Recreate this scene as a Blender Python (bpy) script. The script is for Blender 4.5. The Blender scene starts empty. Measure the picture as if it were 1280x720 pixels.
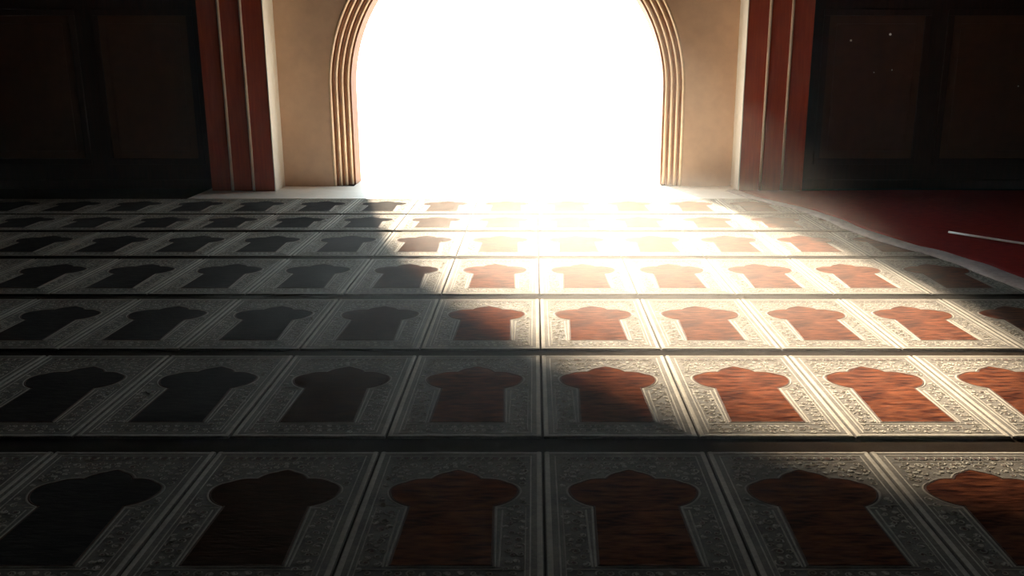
import bpy, bmesh, math, random
from mathutils import Vector, noise

S = bpy.context.scene
COL = S.collection
R = math.radians

# ------------------------------------------------------------------ camera, world, sun, exposure
CAM_H, PITCH = 1.6, 14.54
cam = bpy.data.objects.new('camera', bpy.data.cameras.new('camera'))
COL.objects.link(cam)
cam.location = (0, 0, CAM_H)
cam.rotation_euler = (R(90 - PITCH), 0, 0)
cam.data.sensor_width = 36
cam.data.lens = 36 * 1126 / 1280
cam.data.shift_x = -28 / 1280
cam.data.clip_end = 300
S.camera = cam

S.view_settings.view_transform = 'Standard'
S.view_settings.look = 'None'
S.view_settings.exposure = 0.2
S.view_settings.gamma = 1.0
S.view_settings.use_curve_mapping = False
S.cycles.volume_bounces = 0
S.cycles.max_bounces = 8
S.cycles.diffuse_bounces = 6

w = bpy.data.worlds.new('daylight_sky'); S.world = w
w.use_nodes = True
bg = w.node_tree.nodes['Background']
bg.inputs[0].default_value = (0.76, 0.90, 0.95, 1)
# the sky is brightest around the sun and falls off to the sides
wn, wl = w.node_tree.nodes, w.node_tree.links
wt = wn.new('ShaderNodeTexCoord'); wd = wn.new('ShaderNodeVectorMath'); wd.operation = 'DOT_PRODUCT'
wd.inputs[1].default_value = Vector((-.23, .92, .32)).normalized()
wr = wn.new('ShaderNodeMapRange'); wr.inputs['From Min'].default_value = .70; wr.inputs['From Max'].default_value = 1.0
wr.inputs['To Min'].default_value = 2.6; wr.inputs['To Max'].default_value = 9.0
wl.new(wt.outputs['Generated'], wd.inputs[0]); wl.new(wd.outputs['Value'], wr.inputs['Value']); wl.new(wr.outputs[0], bg.inputs[1])

SUN_SLOPE, SUN_SIDE = 2.64, 0.25            # metres of floor per metre of height; drift to the right
sun = bpy.data.objects.new('sun', bpy.data.lights.new('sun', 'SUN'))
COL.objects.link(sun)
sun.data.energy = 32.0
sun.data.angle = R(3)
sun.data.color = (1.0, 0.83, 0.62)
sun.rotation_euler = Vector((SUN_SIDE * SUN_SLOPE, -SUN_SLOPE, -1)).to_track_quat('-Z', 'Y').to_euler()
sun.location = (-6, 30, 12)

HAZE_BASE, HAZE_DOOR = .0030, .17

# ------------------------------------------------------------------ helpers
def link(o, parent=None):
    COL.objects.link(o)
    if parent: o.parent = parent
    return o

def mesh_obj(name, bm, m, parent=None, smooth=False):
    bmesh.ops.recalc_face_normals(bm, faces=bm.faces[:])
    me = bpy.data.meshes.new(name)
    bm.to_mesh(me); bm.free()
    if smooth:
        for p in me.polygons: p.use_smooth = True
    me.materials.append(m)
    return link(bpy.data.objects.new(name, me), parent)

def tag(o, label=None, cat=None, group=None, kind=None):
    for k, v in (('label', label), ('category', cat), ('group', group), ('kind', kind)):
        if v: o[k] = v
    return o

def empty(name, loc=(0, 0, 0)):
    o = bpy.data.objects.new(name, None)
    o.empty_display_size = .1
    o.location = loc
    return link(o)

def box(bm, x0, x1, y0, y1, z0, z1, bev=0):
    vs = [bm.verts.new((x, y, z)) for z in (z0, z1) for x, y in ((x0, y0), (x1, y0), (x1, y1), (x0, y1))]
    fs = [(0, 3, 2, 1), (4, 5, 6, 7), (0, 1, 5, 4), (1, 2, 6, 5), (2, 3, 7, 6), (3, 0, 4, 7)]
    faces = [bm.faces.new([vs[i] for i in f]) for f in fs]
    if bev:
        es = list({e for f in faces for e in f.edges})
        bmesh.ops.bevel(bm, geom=es, offset=bev, segments=2, affect='EDGES', profile=.6)

def ribbon(bm, pts, wid, z0, z1, closed=False, taper=False):
    """low ridged strip along 2-D points"""
    n = len(pts); rows = []
    for i, p in enumerate(pts):
        a = pts[(i - 1) % n] if closed or i > 0 else p
        b = pts[(i + 1) % n] if closed or i < n - 1 else p
        d = Vector((b[0] - a[0], b[1] - a[1]))
        d = d.normalized() if d.length > 1e-9 else Vector((1, 0))
        nx, ny = -d.y, d.x
        h = wid / 2 * ((1 - .6 * i / n) if taper else 1)
        rows.append([bm.verts.new((p[0] + nx * s * h, p[1] + ny * s * h, z)) for s, z in ((-1, z0), (-.45, z1), (.45, z1), (1, z0))])
    for i in range(n if closed else n - 1):
        r, q = rows[i], rows[(i + 1) % n]
        for j in range(3):
            bm.faces.new((r[j], r[j + 1], q[j + 1], q[j]))

def node_mat(name):
    m = bpy.data.materials.new(name); m.use_nodes = True
    nt = m.node_tree
    return m, nt, nt.nodes['Principled BSDF'], lambda t: nt.nodes.new(t)

def fabric(name, c1, c2, scale=60, rough=.95, bump=.4, sheen=.08, stretch=(1, 1, 1), dist=.002):
    """woven pile: colour wanders between two dyes, fine bump"""
    m, nt, b, N = node_mat(name); L = nt.links.new
    tc = N('ShaderNodeTexCoord'); mp = N('ShaderNodeMapping'); mp.inputs['Scale'].default_value = stretch
    L(tc.outputs['Object'], mp.inputs['Vector'])
    n1 = N('ShaderNodeTexNoise'); n1.inputs['Scale'].default_value = scale; n1.inputs['Detail'].default_value = 4
    n2 = N('ShaderNodeTexNoise'); n2.inputs['Scale'].default_value = 9; n2.inputs['Detail'].default_value = 3
    L(mp.outputs[0], n1.inputs['Vector']); L(mp.outputs[0], n2.inputs['Vector'])
    ad = N('ShaderNodeMath'); ad.operation = 'ADD'
    L(n1.outputs['Fac'], ad.inputs[0]); L(n2.outputs['Fac'], ad.inputs[1])
    mr = N('ShaderNodeMapRange'); mr.inputs['From Min'].default_value = .75; mr.inputs['From Max'].default_value = 1.25
    L(ad.outputs[0], mr.inputs['Value'])
    mx = N('ShaderNodeMix'); mx.data_type = 'RGBA'
    mx.inputs['A'].default_value = (*c1, 1); mx.inputs['B'].default_value = (*c2, 1)
    L(mr.outputs[0], mx.inputs['Factor']); L(mx.outputs['Result'], b.inputs['Base Color'])
    bp = N('ShaderNodeBump'); bp.inputs['Strength'].default_value = bump; bp.inputs['Distance'].default_value = dist
    L(n1.outputs['Fac'], bp.inputs['Height']); L(bp.outputs[0], b.inputs['Normal'])
    b.inputs['Roughness'].default_value = rough
    b.inputs['Specular IOR Level'].default_value = .12 if sheen else 0
    b.inputs['Sheen Weight'].default_value = sheen
    b.inputs['Sheen Roughness'].default_value = .6
    return m

def solid(name, c1, c2, scale=4, rough=.6, spec=.3, bump=.1, stretch=(1, 1, 1), dist=.01):
    m = fabric(name, c1, c2, scale, rough, bump, 0, stretch, dist)
    m.node_tree.nodes['Principled BSDF'].inputs['Specular IOR Level'].default_value = spec
    return m

M = dict(
    floor=fabric('dark_brown_underlay', (.016, .012, .009), (.03, .022, .016), 90, sheen=0),
    ground=fabric('taupe_pile', (.085, .074, .058), (.17, .148, .115), 70, bump=.8),
    cream=fabric('cream_pile', (.27, .24, .19), (.38, .34, .27), 50, bump=.5),
    tracery=fabric('pale_tracery_pile', (.34, .305, .245), (.48, .435, .35), 50, bump=.5),
    red=fabric('brick_red_pile', (.030, .009, .008), (.20, .066, .031), 24, bump=.9, sheen=0, stretch=(.6, 3, 1), dist=.004),
    charcoal=fabric('charcoal_pile', (.026, .024, .024), (.050, .044, .042), 30, bump=.9, sheen=0, stretch=(.6, 3, 1), dist=.004),  # niche pile with the shade of the left columns put into its colour
    umber=fabric('umber_pile', (.024, .012, .008), (.060, .028, .017), 30, bump=.9, sheen=0, stretch=(.6, 3, 1), dist=.004),  # in-between niche pile, part of that shade painted in
    knot=fabric('dark_rust_pile', (.05, .022, .014), (.10, .04, .022), 60),
    maroon=fabric('maroon_pile', (.20, .010, .010), (.32, .020, .014), 12, bump=.8, sheen=0, stretch=(1, 4, 1), dist=.004),
    band=fabric('pale_pink_band', (.36, .27, .25), (.52, .42, .38), 30, bump=.6),
    white=solid('white_paint', (.88, .85, .76), (.92, .89, .81), 10, .45),
    plaster=solid('tan_plaster', (.72, .49, .34), (.80, .56, .39), 3, .75, .2, .2, dist=.01),
    ridge=solid('gilded_cream_stone', (.74, .55, .36), (.84, .66, .46), 14, .4, .4),
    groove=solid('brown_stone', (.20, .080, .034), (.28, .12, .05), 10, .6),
    lacquer=solid('oxblood_wood', (.50, .080, .026), (.62, .115, .038), 6, .42, .35, .15, stretch=(5, 5, .35)),
    wood=solid('dark_stained_wood', (.026, .008, .004), (.045, .013, .007), 6, .6, .15, .2, stretch=(5, 5, .35)),
    ceil=solid('dark_ceiling_boards', (.014, .009, .006), (.022, .014, .010), 4, .8, .1),
    stone=solid('pale_threshold_stone', (.84, .79, .70), (.90, .85, .77), 5, .55, .3, .1),
    panel=solid('brown_panel_wood', (.085, .030, .012), (.12, .042, .016), 5, .5, .25, .1),
    bead=solid('cream_bead', (.82, .66, .50), (.88, .74, .58), 14, .5, .3),
    court=solid('white_courtyard_stone', (.80, .78, .73), (.86, .84, .80), 2, .8, .2, .05),
)

# ------------------------------------------------------------------ the setting
WALL_Y, ARCH_X, ARCH_R, SPRING = 11.17, -0.333, 1.915, 1.18
OUT_R = 2.16
def struct(name, bm, m): return tag(mesh_obj(name, bm, m), kind='structure')

b = bmesh.new(); box(b, -7.5, 7.5, -3, WALL_Y + .5, -.12, 0); struct('floor', b, M['floor'])
b = bmesh.new(); box(b, -7.7, 7.7, -3.2, WALL_Y + .6, 5.2, 5.4)
for i in range(9): box(b, -7.5, 7.5, -2.2 + i * 1.55, -2.0 + i * 1.55, 4.95, 5.2)
struct('ceiling', b, M['ceil'])
b = bmesh.new(); box(b, -7.7, -7.5, -3.2, WALL_Y + .5, 0, 5.2); struct('wall_left', b, M['wood'])
b = bmesh.new(); box(b, 7.5, 7.7, -3.2, WALL_Y + .5, 0, 5.2); struct('wall_right', b, M['wood'])
b = bmesh.new(); box(b, -7.5, 7.5, -3.2, -3.0, 0, 5.2); struct('wall_front', b, M['wood'])
b = bmesh.new(); box(b, -60, 60, WALL_Y + .5, 120, -.2, -.02); struct('ground', b, M['court'])

def arch_path(r, n=48):
    pts = [(ARCH_X - r, 0)]
    for i in range(n + 1):
        a = math.pi - math.pi * i / n
        pts.append((ARCH_X + r * math.cos(a), SPRING + r * math.sin(a)))
    pts.append((ARCH_X + r, 0))
    return pts

def holed_wall(bm, x0, x1, ztop, y0, y1, r):
    inner = arch_path(r)
    n = len(inner)
    outer = []
    for i, (x, z) in enumerate(inner):
        if i == 0: outer.append((x0, 0))
        elif i == n - 1: outer.append((x1, 0))
        else:
            a = math.pi - math.pi * (i - 1) / (n - 3)
            cx, cz = math.cos(a), math.sin(a)
            t = min(((x1 if cx > 0 else x0) - ARCH_X) / cx if abs(cx) > 1e-6 else 1e9,
                    (ztop - SPRING) / cz if cz > 1e-6 else 1e9)
            outer.append((ARCH_X + cx * t, SPRING + cz * t))
    corner = {}
    for i in range(n - 1):
        a, b_ = outer[i], outer[i + 1]
        poly = [inner[i], inner[i + 1], b_]
        if abs(a[0] - b_[0]) > 1e-6 and abs(a[1] - b_[1]) > 1e-6 and i not in (0, n - 2):
            poly.append((a[0] if abs(a[0] - x0) < 1e-6 or abs(a[0] - x1) < 1e-6 else b_[0], ztop))
        poly.append(a)
        for y in (y0, y1):
            bm.faces.new([bm.verts.new((p[0], y, p[1])) for p in poly])
        bm.faces.new([bm.verts.new(v) for v in ((inner[i][0], y0, inner[i][1]), (inner[i + 1][0], y0, inner[i + 1][1]),
                                                (inner[i + 1][0], y1, inner[i + 1][1]), (inner[i][0], y1, inner[i][1]))])
    bmesh.ops.remove_doubles(bm, verts=bm.verts[:], dist=1e-5)

b = bmesh.new(); holed_wall(b, -3.885, 3.225, 5.2, WALL_Y, WALL_Y + .5, OUT_R); struct('wall_back', b, M['plaster'])
# dark timber walls either side of the plaster bay
for nm, x0, x1 in (('wall_back_left', -7.5, -3.885), ('wall_back_right', 3.225, 7.5)):
    b = bmesh.new(); box(b, x0, x1, WALL_Y - .12, WALL_Y + .5, 0, 5.2)
    struct(nm, b, M['wood'])
for nm, x0, x1 in (('baseboard_left', -7.5, -3.9), ('baseboard_right', 3.24, 7.5)):
    b = bmesh.new(); box(b, x0, x1, WALL_Y - .145, WALL_Y - .12, 0, .11, .006); struct(nm, b, M['wood'])
# pale stone strip in front of the wall and through the doorway
b = bmesh.new(); box(b, -3.95, 3.2, 10.17, WALL_Y, 0, .012, .004); box(b, ARCH_X - ARCH_R, ARCH_X + ARCH_R, WALL_Y, WALL_Y + .5, 0, .012)
struct('trim_1', b, M['stone'])

# ------------------------------------------------------------------ archway moulding
arch = empty('archway_surround', (ARCH_X, WALL_Y, 0))
tag(arch, 'round arched doorway surround with four cream ridges around the bright opening', 'archway')
def sweep(bm, prof):
    """prof: closed list of (r, y) swept along jamb, half circle, jamb"""
    rings = []
    N_ = 64
    stations = [('j', -1)] + [('a', i) for i in range(N_ + 1)] + [('j', 1)]
    for kind, i in stations:
        row = []
        for r, y in prof:
            if kind == 'j': x, z = i * r, .012
            else:
                a = math.pi - math.pi * i / N_
                x, z = r * math.cos(a), SPRING + r * math.sin(a)
            row.append(bm.verts.new((x, y, z)))
        rings.append(row)
    k = len(prof)
    for p, q in zip(rings, rings[1:]):
        for j in range(k):
            bm.faces.new((p[j], p[(j + 1) % k], q[(j + 1) % k], q[j]))
    bm.faces.new(rings[0]); bm.faces.new(rings[-1])
step = (OUT_R - ARCH_R) / 4
prof = []
for i in range(4):
    r = OUT_R + .002 - i * step
    prof += [(r, .015 + i * .05), (r - step, .015 + i * .05)]
prof += [(ARCH_R, .50), (OUT_R + .002, .50)]
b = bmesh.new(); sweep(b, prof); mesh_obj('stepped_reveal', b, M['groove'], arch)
for i in range(4):
    r = OUT_R - .016 - i * step; y = .012 + i * .05
    b = bmesh.new()
    sweep(b, [(r + .019 * math.cos(t), y + .024 * math.sin(t)) for t in [R(a) for a in range(0, 360, 30)]])
    mesh_obj('moulding_ridge', b, M['ridge'], arch, True)

# ------------------------------------------------------------------ pilasters
def pilaster(xin, sgn, label):
    """xin: x of the face towards the arch; body grows away from it (sgn -1 left, +1 right)"""
    root = tag(empty('pilaster', (xin, 10.76, 0)), label, 'pilaster', 'pilasters flanking the archway')
    b = bmesh.new()
    for i in range(3):                                  # three fascias, each set back a little
        a, c = sgn * (.012 + .26 * i), sgn * (.26 * (i + 1))
        box(b, min(a, c), max(a, c),   .02 * i, .408, 0, 5.19, .004)
    mesh_obj('fascia', b, M['lacquer'], root)
    b = bmesh.new(); box(b, min(0, sgn * .012), max(0, sgn * .012), -.012, .41, 0, 5.19, .003)
    mesh_obj('side_facing', b, M['white'], root)
    for i in (1, 2):
        b = bmesh.new()
        x, y, n = sgn * (.26 * i + .004), .02 * (i - 1) + .008, 10
        for z in (0, 5.19): pass
        r0 = [b.verts.new((x + .019 * math.cos(t * 2 * math.pi / n), y - .004 + .020 * math.sin(t * 2 * math.pi / n), .0)) for t in range(n)]
        r1 = [b.verts.new((v.co.x, v.co.y, 5.19)) for v in r0]
        for j in range(n): b.faces.new((r0[j], r0[(j + 1) % n], r1[(j + 1) % n], r1[j]))
        b.faces.new(r0); b.faces.new(r1)
        mesh_obj('bead', b, M['bead'], root, True)['label'] = 'thin cream bead line'
pilaster(-3.10, -1, 'dark red pilaster with cream bead lines, to the left of the arch')
pilaster(2.44, 1, 'dark red pilaster with cream bead lines, to the right of the arch')

# ------------------------------------------------------------------ dark wall panels
def wall_panel(x0, x1, label):
    xm = (x0 + x1) / 2; hw = (x1 - x0) / 2
    root = tag(empty('wall_panel', (xm, WALL_Y - .12, .3)), label, 'wall panel', 'dark wooden wall panels')
    b = bmesh.new()
    for z0, z1 in ((0, .07), (1.74, 1.81)): box(b, -hw, hw, -.035, 0, z0, z1, .006)
    for s in (-1, 1): box(b, min(s * hw, s * (hw - .07)), max(s * hw, s * (hw - .07)), -.035, 0, .07, 1.74, .006)
    mesh_obj('frame', b, M['wood'], root)
    b = bmesh.new(); box(b, -hw + .07, hw - .07, -.008, 0, .07, 1.74)
    box(b, -hw + .16, hw - .16, -.022, -.008, .16, 1.65, .01)
    mesh_obj('raised_field', b, M['panel'], root)
wall_panel(-5.2, -4.02, 'dark wooden wall panel nearest the left pilaster')
wall_panel(-6.6, -5.4, 'dark wooden wall panel farthest left, by the side wall')
wall_panel(3.40, 4.66, 'dark wooden wall panel nearest the right pilaster')
wall_panel(4.86, 6.1, 'dark wooden wall panel farthest right, by the side wall')

# ------------------------------------------------------------------ prayer rug prototype
RW, RL = .664, 1.08
def arc(p, q, bulge, n=10):
    """points from p to q (exclusive) bulging sideways"""
    px, py = p; qx, qy = q
    dx, dy = qx - px, qy - py
    return [(px + dx * t + dy * bulge * 4 * t * (1 - t), py + dy * t - dx * bulge * 4 * t * (1 - t)) for t in [i / n for i in range(n)]]
half = []
half += arc((0, .352), (.03, .332), -.05, 4)
half += arc((.03, .332), (.092, .268), -.12, 8)
half += arc((.092, .268), (.19, .238), -.14, 8)
half += arc((.19, .238), (.232, .14), -.20, 8)
half += arc((.232, .14), (.150, .045), -.12, 8)
half += [(.150, .045), (.150, .02), (.161, -.375)]
shape = half + [(-x, y) for x, y in reversed(half[1:])]

def offset(pts, d):
    n = len(pts); out = []
    for i, p in enumerate(pts):
        a, c = pts[i - 1], pts[(i + 1) % n]
        e1 = Vector((p[0] - a[0], p[1] - a[1])).normalized(); e2 = Vector((c[0] - p[0], c[1] - p[1])).normalized()
        n1 = Vector((-e1.y, e1.x)); n2 = Vector((-e2.y, e2.x))
        m = (n1 + n2); m = m.normalized() if m.length > 1e-6 else n1
        k = d / max(.55, m.dot(n1))
        out.append((p[0] + m.x * k, p[1] + m.y * k))
    return out

def inside(x, y, poly):
    c = False; n = len(poly)
    for i in range(n):
        (x1, y1), (x2, y2) = poly[i], poly[(i + 1) % n]
        if (y1 > y) != (y2 > y) and x < (x2 - x1) * (y - y1) / (y2 - y1) + x1: c = not c
    return c

T = .012                                               # pile thickness
def rug_meshes():
    out = {}
    b = bmesh.new(); box(b, -RW / 2, RW / 2, -RL / 2, RL / 2, 0, T, .004)
    out['pile_field'] = (b, 'ground')
    b = bmesh.new()                                     # outer edging and inner guard lines
    def rect(hx, hy, wd, z=.003):
        for s in (-1, 1):
            ribbon(b, [(s * hx, -hy - wd / 2), (s * hx, hy + wd / 2)], wd, T - .0005, T + z)
            ribbon(b, [(-hx, s * hy), (hx, s * hy)], wd, T - .0005, T + z)
    rect(RW / 2 - .013, RL / 2 - .014, .021, .0016)
    rect(RW / 2 - .045, RL / 2 - .046, .007, .0012)
    out['edging'] = (b, 'tracery')
    b = bmesh.new()                                     # the niche field itself
    vs = [b.verts.new((x, y, T + .0015)) for x, y in shape]
    f = b.faces.new(vs)
    r = bmesh.ops.extrude_face_region(b, geom=[f])
    for v in r['geom']:
        if isinstance(v, bmesh.types.BMVert): v.co.z = T - .003
    bmesh.ops.triangulate(b, faces=[f for f in b.faces if len(f.verts) > 4])
    out['niche_panel'] = (b, 'NICHE')
    b = bmesh.new()
    ribbon(b, offset(shape, .013), .010, T - .0005, T + .0016, closed=True)
    for s in (-1, 1):                                   # little columns beside the shaft
        ribbon(b, [(s * .186, -.39), (s * .186, .012)], .009, T - .0005, T + .0013)
        ribbon(b, [(s * .164, .03), (s * .20, .03)], .014, T - .0005, T + .0013)
        ribbon(b, [(s * .205, .045), (s * .285, .055)], .006, T - .0005, T + .0012)
        ribbon(b, [(s * .270, -.455), (s * .270, .03)], .006, T - .0005, T + .0012)
    ribbon(b, [(-.27, -.405), (.27, -.405)], .009, T - .0005, T + .0013)
    ribbon(b, [(-.27, -.455), (.27, -.455)], .006, T - .0005, T + .0013)
    ribbon(b, [(-.275, .435), (.275, .435)], .006, T - .0005, T + .0012)
    out['niche_outline'] = (b, 'cream')
    b = bmesh.new(); ribbon(b, offset(shape, .004), .007, T - .0004, T + .0018, closed=True)
    out['dark_outline'] = (b, 'knot')
    # scrolling floral tracery over the border
    rnd = random.Random(7)
    big = offset(shape, .024)
    b = bmesh.new(); k = bmesh.new()
    spots = []
    for _ in range(6000):
        x, y = rnd.uniform(-.262, .262), rnd.uniform(-.49, .425)
        if -.455 < y < -.405 and abs(y + .43) > .006: continue
        rr = rnd.choice((.013, .017, .022))
        if inside(x, y, big): continue
        if any(inside(x + rr * cx, y + rr * cy, big) for cx, cy in ((1, 0), (-1, 0), (0, 1), (0, -1))): continue
        if abs(abs(x) - .186) < rr and y < .03: continue
        if any((x - u) ** 2 + (y - v) ** 2 < ((rr + q) * .93) ** 2 for u, v, q in spots): continue
        spots.append((x, y, rr))
    for x, y, rr in spots:
        a0, dr = rnd.uniform(0, 6.28), rnd.choice((-1, 1))
        pts = [(x + rr * (1 - .8 * t) * math.cos(a0 + dr * t * 7.5), y + rr * (1 - .8 * t) * math.sin(a0 + dr * t * 7.5)) for t in [i / 13 for i in range(14)]]
        ribbon(b, pts, .0082, T - .0005, T + .0019, taper=True)
        if rnd.random() < .45:                          # leaf
            a = rnd.uniform(0, 6.28); c, s_ = math.cos(a), math.sin(a)
            lf = [(-.012, 0), (-.004, .005), (.006, .004), (.013, 0), (.006, -.004), (-.004, -.005)]
            vv = [b.verts.new((x + c * u - s_ * v, y + s_ * u + c * v, T + .0022)) for u, v in lf]
            b.faces.new(vv)
        elif rnd.random() < .55:
            vv = [k.verts.new((x + .0085 * math.cos(q * 1.257) * rnd.uniform(.7, 1.2), y + .0085 * math.sin(q * 1.257) * rnd.uniform(.7, 1.2), T + .0018)) for q in range(5)]
            k.faces.new(vv)
    out['floral_tracery'] = (b, 'tracery')
    for i in range(15):                                 # dark rosettes of the top band
        x = -.252 + i * .036; q0 = .013 if i in (3, 11) else (.0095 if i % 2 else .007)
        vv = [k.verts.new((x + q0 * (1 + .25 * math.cos(5 * q)) * math.cos(q), .466 + q0 * (1 + .25 * math.cos(5 * q)) * math.sin(q), T + .002)) for q in [R(d) for d in range(0, 360, 24)]]
        k.faces.new(vv)
        for s in (-1, 1):
            x2 = x + .018
            if abs(x2) < .27: ribbon(b, [(x2 - .008 * s, .452), (x2, .466), (x2 - .004 * s, .480)], .004, T - .0005, T + .0025)
    out['rosettes'] = (k, 'knot')
    return out

protos = {}
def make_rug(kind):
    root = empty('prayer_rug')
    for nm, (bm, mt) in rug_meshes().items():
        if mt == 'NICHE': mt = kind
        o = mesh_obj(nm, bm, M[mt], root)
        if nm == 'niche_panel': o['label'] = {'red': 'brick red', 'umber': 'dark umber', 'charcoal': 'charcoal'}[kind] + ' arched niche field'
    return root
def copy_tree(o, parent=None):
    c = o.copy(); COL.objects.link(c)
    if parent: c.parent = parent
    for ch in list(o.children): copy_tree(ch, c)
    return c

ROWS = [(2.425, 3.430), (3.582, 4.658), (4.774, 5.827), (5.962, 7.051), (7.169, 8.167), (8.284, 9.110), (9.185, 10.135)]
RNAME = ['front row', 'second row from the front', 'third row from the front', 'fourth row from the front',
         'fifth row from the front', 'sixth row from the front', 'back row']
ORD = ['first', 'second', 'third', 'fourth', 'fifth', 'sixth', 'seventh', 'eighth', 'ninth', 'tenth', 'eleventh', 'twelfth', 'thirteenth', 'fourteenth']
SEAM, PW = .035, .672
def px(X, Y):
    z = Y * math.cos(R(PITCH)) + CAM_H * math.sin(R(PITCH))
    return 668 + 1126 * X / z
first = {}
for ri, (y0, y1) in enumerate(ROWS):
    ym = (y0 + y1) / 2
    for k in range(-11, 7):
        xc = SEAM + PW * (k + .5)
        if abs(xc) > 7.1: continue
        if px(xc + .26 + PW, y1) < 0: continue
        if px(xc - .26 - PW, y1) > 1276: continue
        # rugs wholly under the maroon carpet are not built
        lim = 3.45 - .10 * max(0, ym - 6.3) - .03 * max(0, ym - 9) if ym > 6.2 else 9
        if xc - RW / 2 > lim: continue
        kind = 'charcoal' if k <= -3 else 'umber' if k <= -2 else 'red'  # niches step darker leftwards by colour, standing in for shade beside the sun patch
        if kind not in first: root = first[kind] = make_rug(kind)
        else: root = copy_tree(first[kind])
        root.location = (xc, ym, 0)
        root.scale = (1, (y1 - y0) / RL, 1)
        side = ('just left of the upright middle seam' if k == -1 else ORD[-k - 1] + ' left of the upright middle seam') if k < 0 else \
               ('just right of the upright middle seam' if k == 0 else ORD[k] + ' right of the upright middle seam')
        tag(root, f"{kind}-niched prayer rug, {RNAME[ri]}, {side}", 'prayer rug', 'prayer rugs laid in rows')

# ------------------------------------------------------------------ maroon carpet over the right back of the floor
EDGE = [(2.36, 10.74), (2.45, 10.35), (2.62, 9.85), (2.86, 9.25), (2.97, 8.65), (3.03, 8.20), (3.12, 7.75), (3.23, 7.45),
        (3.35, 7.15), (3.43, 6.80), (3.50, 6.35), (3.60, 5.9), (3.74, 5.4), (3.92, 4.9), (4.15, 4.3), (4.4, 3.6)]
def wob(i): return .012 * math.sin(i * 2.3) + .008 * math.sin(i * 5.1)
fine = []
for i in range(len(EDGE) - 1):
    p0, p1, p2, p3 = (Vector(EDGE[max(0, min(len(EDGE) - 1, j))]) for j in (i - 1, i, i + 1, i + 2))
    for t in [q / 5 for q in range(5)]:
        v = .5 * ((2 * p1) + (p2 - p0) * t + (2 * p0 - 5 * p1 + 4 * p2 - p3) * t * t + (3 * p1 - p0 - 3 * p2 + p3) * t ** 3)
        fine.append((v.x + wob(i + t) * .6, v.y))
fine.append(EDGE[-1])
carpet = tag(empty('maroon_carpet', (5, 7.5, .018)), 'dark maroon carpet with a pale curved border, covering the floor at right back', 'carpet')
b = bmesh.new(); X1 = 7.3
nx = 14; grid = []
for x, y in fine:
    row = []
    for j in range(nx + 1):
        t = (j / nx) ** 1.4
        X = x + .05 + (X1 - x - .05) * t
        z = .004 + .010 * (noise.noise(Vector((X * .9, y * 2.2, 3))) + .3) * min(1, j / 2)
        row.append(b.verts.new((X - 5, y - 7.5, max(.001, z))))
    grid.append(row)
for p, q in zip(grid, grid[1:]):
    for j in range(nx): b.faces.new((p[j], p[j + 1], q[j + 1], q[j]))
r = bmesh.ops.extrude_face_region(b, geom=b.faces[:])
for v in r['geom']:
    if isinstance(v, bmesh.types.BMVert): v.co.z = -.0008
mesh_obj('carpet_field', b, M['maroon'], carpet, True)
b = bmesh.new(); rows = []
for i, (x, y) in enumerate(fine):
    wd = .07 + .10 * min(1, max(0, (9.6 - y) / 3.6))
    lift = .003 * math.sin(i * .7) + .003
    rows.append([b.verts.new((x + dx - 5, y - 7.5, z)) for dx, z in ((-wd, -.0008), (-wd, .003 + lift), (-wd * .5, .012 + lift), (.04, .013 + lift), (.07, .004), (.07, -.0008))])
for p, q in zip(rows, rows[1:]):
    for j in range(5): b.faces.new((p[j], p[j + 1], q[j + 1], q[j]))
    b.faces.new((p[5], p[0], q[0], q[5]))
b.faces.new(rows[0]); b.faces.new(rows[-1])
mesh_obj('border_band', b, M['band'], carpet, True)['label'] = 'pale pinkish curved border band'

# thin white strip lying on the maroon carpet
b = bmesh.new()
pts = [(3.74, 8.0), (3.9, 7.79), (4.05, 7.60), (4.2, 7.42), (4.4, 7.2), (4.6, 7.0)]
prev = None
for i, (x, y) in enumerate(pts):
    ring = [b.verts.new((x + .012 * math.cos(a), y + .012 * math.cos(a), .048 + .010 * math.sin(a))) for a in [q * math.pi / 4 for q in range(8)]]
    if prev:
        for j in range(8): b.faces.new((prev[j], prev[(j + 1) % 8], ring[(j + 1) % 8], ring[j]))
    else: b.faces.new(ring)
    prev = ring
b.faces.new(prev)
tag(mesh_obj('white_cord', b, M['white'], None, True), 'thin white cord lying straight on the maroon carpet near the right edge', 'cord')

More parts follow.
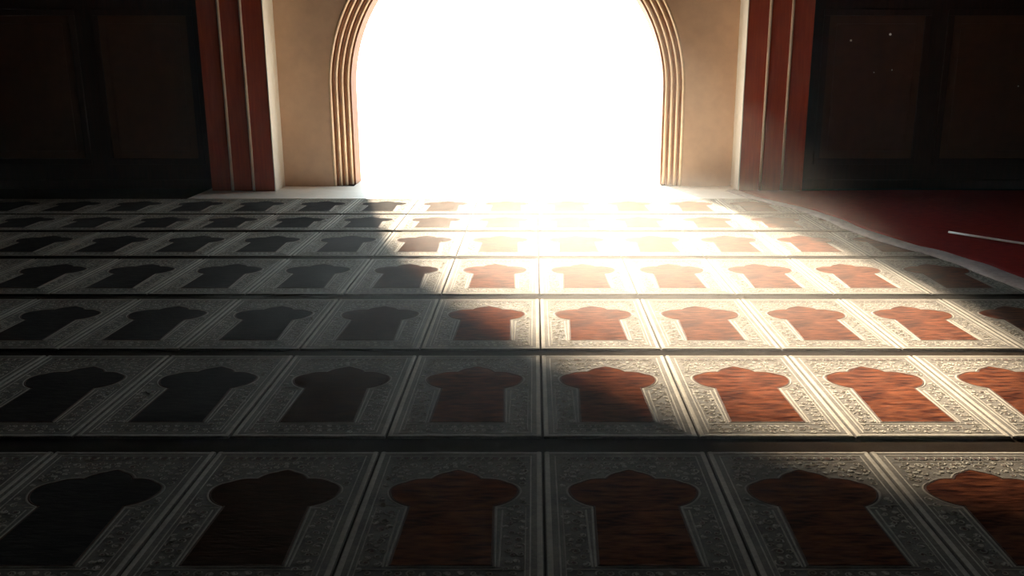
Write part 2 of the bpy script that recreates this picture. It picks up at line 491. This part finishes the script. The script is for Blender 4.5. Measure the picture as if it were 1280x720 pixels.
# drifting dust specks in front of the right wall
for i, (x, y, z, r_) in enumerate(((3.05, 9.0, 1.73, .011), (3.5, 9.2, 1.79, .013), (3.55, 9.2, 1.45, .007), (4.72, 9.0, 1.30, .007),
                                   (5.05, 9.0, 1.12, .011), (5.2, 9.1, 1.66, .007), (3.3, 9.0, 1.43, .006))):
    b = bmesh.new(); bmesh.ops.create_icosphere(b, subdivisions=1, radius=r_)
    o = mesh_obj('dust_speck', b, M['white']); o.location = (x, y, z)
    tag(o, 'tiny pale dust speck drifting before the dark right wall', 'dust speck', 'dust specks in the dark air at right')

# ------------------------------------------------------------------ haze in the room
m = bpy.data.materials.new('thin_dust_haze'); m.use_nodes = True
nt = m.node_tree; nt.nodes.clear()
out = nt.nodes.new('ShaderNodeOutputMaterial'); vs = nt.nodes.new('ShaderNodeVolumeScatter')
vs.inputs['Color'].default_value = (1, .96, .90, 1)
vs.inputs['Anisotropy'].default_value = .55
# thin everywhere, thicker where dust hangs over the carpet inside the doorway
tc = nt.nodes.new('ShaderNodeTexCoord'); mp = nt.nodes.new('ShaderNodeMapping'); mp.vector_type = 'TEXTURE'
mp.inputs['Location'].default_value = (.35, 5.9, .0); mp.inputs['Scale'].default_value = (3.0, 4.6, .80)
gr = nt.nodes.new('ShaderNodeTexGradient'); gr.gradient_type = 'SPHERICAL'
pw = nt.nodes.new('ShaderNodeMath'); pw.operation = 'POWER'; pw.inputs[1].default_value = 1.4
ml = nt.nodes.new('ShaderNodeMath'); ml.operation = 'MULTIPLY_ADD'; ml.inputs[1].default_value = HAZE_DOOR; ml.inputs[2].default_value = HAZE_BASE
nt.links.new(tc.outputs['Object'], mp.inputs[0]); nt.links.new(mp.outputs[0], gr.inputs[0])
nt.links.new(gr.outputs['Fac'], pw.inputs[0]); nt.links.new(pw.outputs[0], ml.inputs[0]); nt.links.new(ml.outputs[0], vs.inputs['Density'])
nt.links.new(vs.outputs[0], out.inputs['Volume'])
b = bmesh.new(); box(b, -7.45, 7.45, -2.9, WALL_Y - .17, .035, 4.9)
tag(mesh_obj('dust_haze', b, m), 'thin sunlit dust haze filling the hall in front of the arch', 'haze', kind='stuff')
